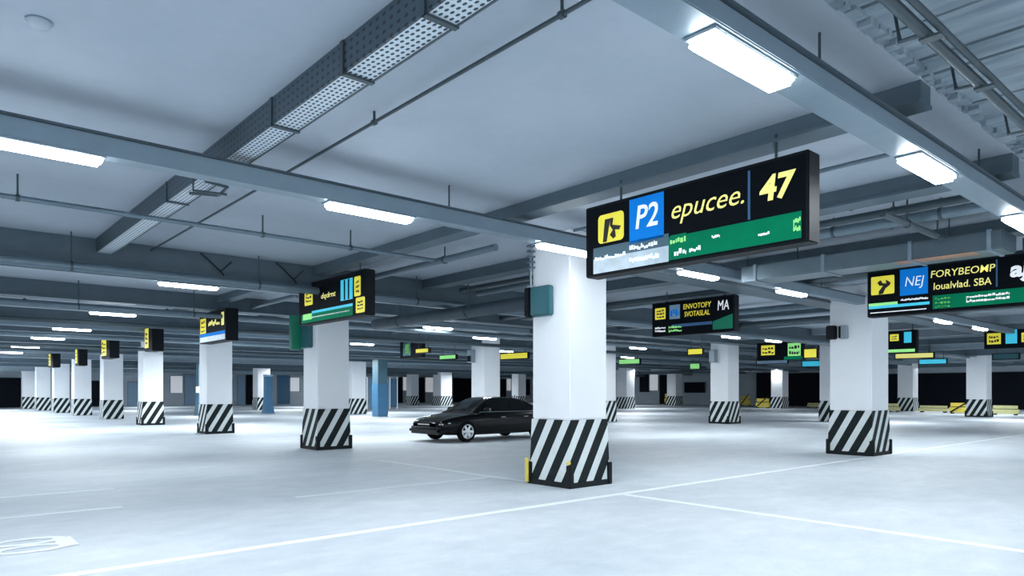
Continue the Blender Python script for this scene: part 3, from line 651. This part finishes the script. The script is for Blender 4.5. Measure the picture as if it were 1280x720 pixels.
# ------------------------------------------------------------------ black saloon car (local +x = front, heads to -v)
def car():
    t = thing('black_car', 'black saloon car parked facing left behind the nearest pillar', 'car', (14.12, 17.5, 0), math.pi)
    def loft(secs):
        bm = bmesh.new(); rings = []
        for x, pts in secs:
            full = pts+[(-y, z) for y, z in pts[-2:0:-1]]
            rings.append([bm.verts.new((x, y, z)) for y, z in full])
        n = len(rings[0])
        for A, Bq in zip(rings, rings[1:]):
            for k in range(n): bm.faces.new((A[k], A[(k+1) % n], Bq[(k+1) % n], Bq[k]))
        bm.faces.new(rings[0]); bm.faces.new(rings[-1][::-1]); return bm
    def sec(x, w, zb, zs, zt, cw=.6):
        return (x, [(0, zb), (w*.86, zb), (w*.97, zb+.07), (w, zb+.22), (w*1.0, (zb+zs)/2+.06), (w*.975, zs-.03), (w*.93, zs+.02), (w*cw, zt), (0, zt+.015)])
    S = [sec(-2.33, .70, .42, .66, .74), sec(-2.28, .80, .30, .78, .86), sec(-2.05, .86, .24, .84, .93), sec(-1.6, .885, .22, .86, .94), sec(-1.0, .9, .2, .87, .92),
         sec(-.2, .9, .2, .86, .9), sec(.55, .9, .2, .84, .9), sec(1.0, .89, .2, .82, .88), sec(1.5, .87, .21, .77, .82), sec(1.95, .83, .22, .70, .745), sec(2.2, .77, .24, .63, .67), sec(2.32, .68, .28, .56, .60), sec(2.36, .6, .34, .50, .54)]
    body = obj('body', loft(S), M['car'], t, True)
    bmc = bmesh.new()
    for x in (-1.50, 1.40):
        for s_ in (-1, 1):
            b2 = bmesh.new(); lathe(b2, [(.355, -.16), (.355, .16)], 28, 'y'); bmesh.ops.translate(b2, verts=b2.verts[:], vec=(x, s_*.85, .315))
            me = bpy.data.meshes.new('c'); b2.to_mesh(me); b2.free(); bmc.from_mesh(me); bpy.data.meshes.remove(me)
    cut = obj('cut', bmc, M['tyre'])
    md = body.modifiers.new('arch', 'BOOLEAN'); md.object = cut; md.operation = 'DIFFERENCE'; md.solver = 'EXACT'
    dg = bpy.context.evaluated_depsgraph_get(); dg.update(); me = bpy.data.meshes.new_from_object(body.evaluated_get(dg))
    body.modifiers.clear(); body.data = me; bpy.data.objects.remove(cut)
    for p in me.polygons: p.use_smooth = True
    me.set_sharp_from_angle(angle=math.radians(35))
    # greenhouse
    prof = [(-1.85, .90, .90, .74), (-1.55, 1.05, .88, .66), (-1.15, 1.22, .87, .60), (-.75, 1.30, .87, .58), (-.3, 1.325, .87, .58), (.15, 1.315, .87, .58), (.4, 1.27, .87, .59), (.75, 1.10, .87, .65), (1.12, .88, .86, .72)]
    def gsec(x, zt, zb, wt): wb = .845; return (x, [(0, zb-.06), (wb, zb-.06), (wb*.99, zb), (wt+(wb-wt)*.35, zb+(zt-zb)*.65), (wt+.01, zt-.025 if zt-zb > .1 else zt), (wt-.08, zt+.01), (0, zt+.035)])
    obj('cabin', loft([gsec(*p) for p in prof]), M['car'], t, True)
    def zt(x):
        for p, q in zip(prof, prof[1:]):
            if p[0] <= x <= q[0]:
                f = (x-p[0])/(q[0]-p[0]); return [p[i]+(q[i]-p[i])*f for i in (1, 2, 3)]
    def side_pt(x, f, s_):
        z1, zb, wt = zt(x); wb = .845; z = zb+.02+(z1-zb-.06)*f
        g = (z-zb)/(z1-zb)
        y = wb*.99+(wt+(wb-wt)*.35-wb*.99)*g/.65 if g < .65 else wt+(wb-wt)*.35+(wt+.01-wt-(wb-wt)*.35)*(g-.65)/.35
        return (x, s_*(y+.008), z)
    for s_ in (-1, 1):
        for x0, x1 in ((-1.22, -.42), (-.36, .55)):
            bm = bmesh.new(); nx = 6; gr = [[bm.verts.new(side_pt(x0+(x1-x0)*i/nx, j/4*.98, s_)) for j in range(5)] for i in range(nx+1)]
            for i in range(nx):
                for j in range(4): bm.faces.new((gr[i][j], gr[i+1][j], gr[i+1][j+1], gr[i][j+1]))
            obj('side_window', bm, M['glass'], t, True)
        bm = bmesh.new(); tube(bm, [side_pt(-1.6+.1*k, .0, s_) for k in range(26)], .008, 6); obj('window_trim', bm, M['greyb'], t)
        bm = bmesh.new(); bbox(bm, .62, .80, *sorted((s_*.86, s_*1.02)), .90, 1.02, .03); mr = obj('side_mirror', bm, M['car'], t, True)
        obj('mirror_glass', B((.612, .622, *sorted((s_*.89, s_*1.0)), .92, 1.0)), M['chrome'], mr)
        for x in (-.95, .0): obj('door_handle', B((x-.09, x+.09, *sorted((s_*.885, s_*.915)), .71, .735), r=.008), M['greyb'], t)
        obj('side_molding', B((-.98, 1.0, *sorted((s_*.885, s_*.915)), .50, .54), r=.01), M['glass'], t)
        obj('headlight', B((2.06, 2.30, *sorted((s_*.38, s_*.76)), .475, .615), r=.05), M['lens'], t)
        obj('turn_lamp', B((1.93, 2.06, *sorted((s_*.73, s_*.815)), .54, .61), r=.02), M['lens'], t)
        obj('tail_light', B((-2.33, -2.1, *sorted((s_*.5, s_*.82)), .62, .76), r=.03), mat('red lens', (.3, .01, .01), .2), t)
    def strip(name, xa, xb, m):
        bm = bmesh.new(); R_ = []
        for i in range(7):
            x = xa+(xb-xa)*i/6; z1, zb, wt = zt(x); R_.append([bm.verts.new((x, y, z1+.012+.028*(1-(abs(y)/(wt-.05))**2)-(.0 if abs(y) < wt-.09 else .012))) for y in [(-1+2*j/8)*(wt-.06) for j in range(9)]])
        for A, Bq in zip(R_, R_[1:]):
            for k in range(8): bm.faces.new((A[k], A[k+1], Bq[k+1], Bq[k]))
        return obj(name, bm, M[m], t, True)
    strip('windscreen', .30, 1.08, 'glass'); strip('rear_window', -1.7, -.95, 'glass')
    obj('front_bumper', B((2.0, 2.42, -.80, .80, .24, .46), r=.07), M['car'], t, True)
    obj('rear_bumper', B((-2.40, -2.0, -.82, .82, .30, .54), r=.07), M['car'], t, True)
    g = obj('grille', B((2.25, 2.39, -.32, .32, .47, .60), r=.02), M['blackbox'], t)
    obj('grille_bar', B((2.36, 2.40, -.30, .30, .525, .545)), M['chrome'], g)
    bm = bmesh.new(); tube(bm, [(-.9, .35, 1.31), (-.95, .35, 1.40)], .012, 6); obj('aerial', bm, M['black'], t)
    for x in (-1.50, 1.40):
        for s_ in (-1, 1):
            w = bmesh.new(); lathe(w, [(.2, -.09), (.29, -.1), (.312, -.07), (.315, 0), (.312, .07), (.29, .1), (.205, .09), (.2, .02)], 32, 'y')
            wo = obj('wheel', w, M['tyre'], t, True, (x, s_*.80, .315))
            bm = bmesh.new(); prof2 = [(.0, .06), (.05, .065), (.06, .05)]
            lathe(bm, [(.205, .02), (.222, .09), (.212, .103), (.19, .095), (.175, .03)], 32, 'y')
            for k in range(6):
                a_ = k*math.tau/6
                b3 = bmesh.new(); box(b3, .03, .20, .045, .085, -.038, .038); bmesh.ops.rotate(b3, verts=b3.verts[:], cent=(0, 0, 0), matrix=Matrix.Rotation(a_, 3, 'Y'))
                me = bpy.data.meshes.new('s'); b3.to_mesh(me); b3.free(); bm.from_mesh(me); bpy.data.meshes.remove(me)
            lathe(bm, [(.065, .03), (.065, .09), (.04, .1)], 16, 'y')
            if s_ < 0: bmesh.ops.scale(bm, verts=bm.verts[:], vec=(1, -1, 1))
            obj('rim', bm, M['chrome'], wo, True)
    return t
car()
# ------------------------------------------------------------------ light and camera
w = bpy.data.worlds.new('World'); bpy.context.scene.world = w; w.use_nodes = True
bg = w.node_tree.nodes['Background']; bg.inputs[0].default_value = (.80, .91, 1, 1); bg.inputs[1].default_value = 1.5
def alight(loc, sx, sy, power, rot=(0, 0, 0), col=(.90, .965, 1)):
    l = bpy.data.lights.new('lamp_and_fill_light', 'AREA'); l.shape = 'RECTANGLE'; l.size = sx; l.size_y = sy; l.energy = power; l.color = col
    o = bpy.data.objects.new('lamp_and_fill_light', l); C.objects.link(o); o.location = loc; o.rotation_euler = rot; return o
for v, u, l in LAMPS + [(12.75, 18.2, '')]:
    alight((v, u, 3.475), 1.1, .15, (7 if u == TR[1] and abs(v-7.12) < .1 else 42) if u < 16 else (75 if u < 28 else 200))
# further unseen grid lamps, plus added fill lights without fittings at the far end
for v, u in [(.8, 2.3), (-2.3, 2.3), (-2.4, 7), (19.9, 7), (19.8, 14.1), (-2.3, 14.1), (10.3, 20.5), (10.3, 26.4), (10.4, 31.4), (20, 31.4), (20, 37.9), (30, 37.9), (14, 44), (26, 44), (38, 31), (46, 20), (46, 28), (36, 14), (44, 10), (54, 14), (62, 20), (60, 32), (50, 40), (38, 50), (24, 56), (14, 62), (4, 60), (4, 70), (30, 66), (46, 60), (60, 50), (4.1, 50), (4.1, 56), (4.1, 62), (4.1, 70), (18, 74), (40, 76), (64, 10), (64, 64), (3, 52), (.8, -2), (4, -2), (10, -1), (16, 1)]:
    alight((v, u, 3.47), 1.15, .16, 230 if u > 30 or v > 30 else (110 if u > 12 or v > 12 else 55))
cam = bpy.data.cameras.new('Camera'); co = bpy.data.objects.new('Camera', cam); C.objects.link(co)
cam.sensor_width = 36; cam.lens = 36*FPX/1280; cam.shift_y = (HOR-360)/1280; cam.clip_end = 300
co.location = (0, 0, HC); co.rotation_euler = (math.pi/2, 0, -math.atan2(CV, CU))
bpy.context.scene.camera = co
vs = bpy.context.scene.view_settings
vs.view_transform = 'Standard'; vs.look = 'None'; vs.exposure = .16
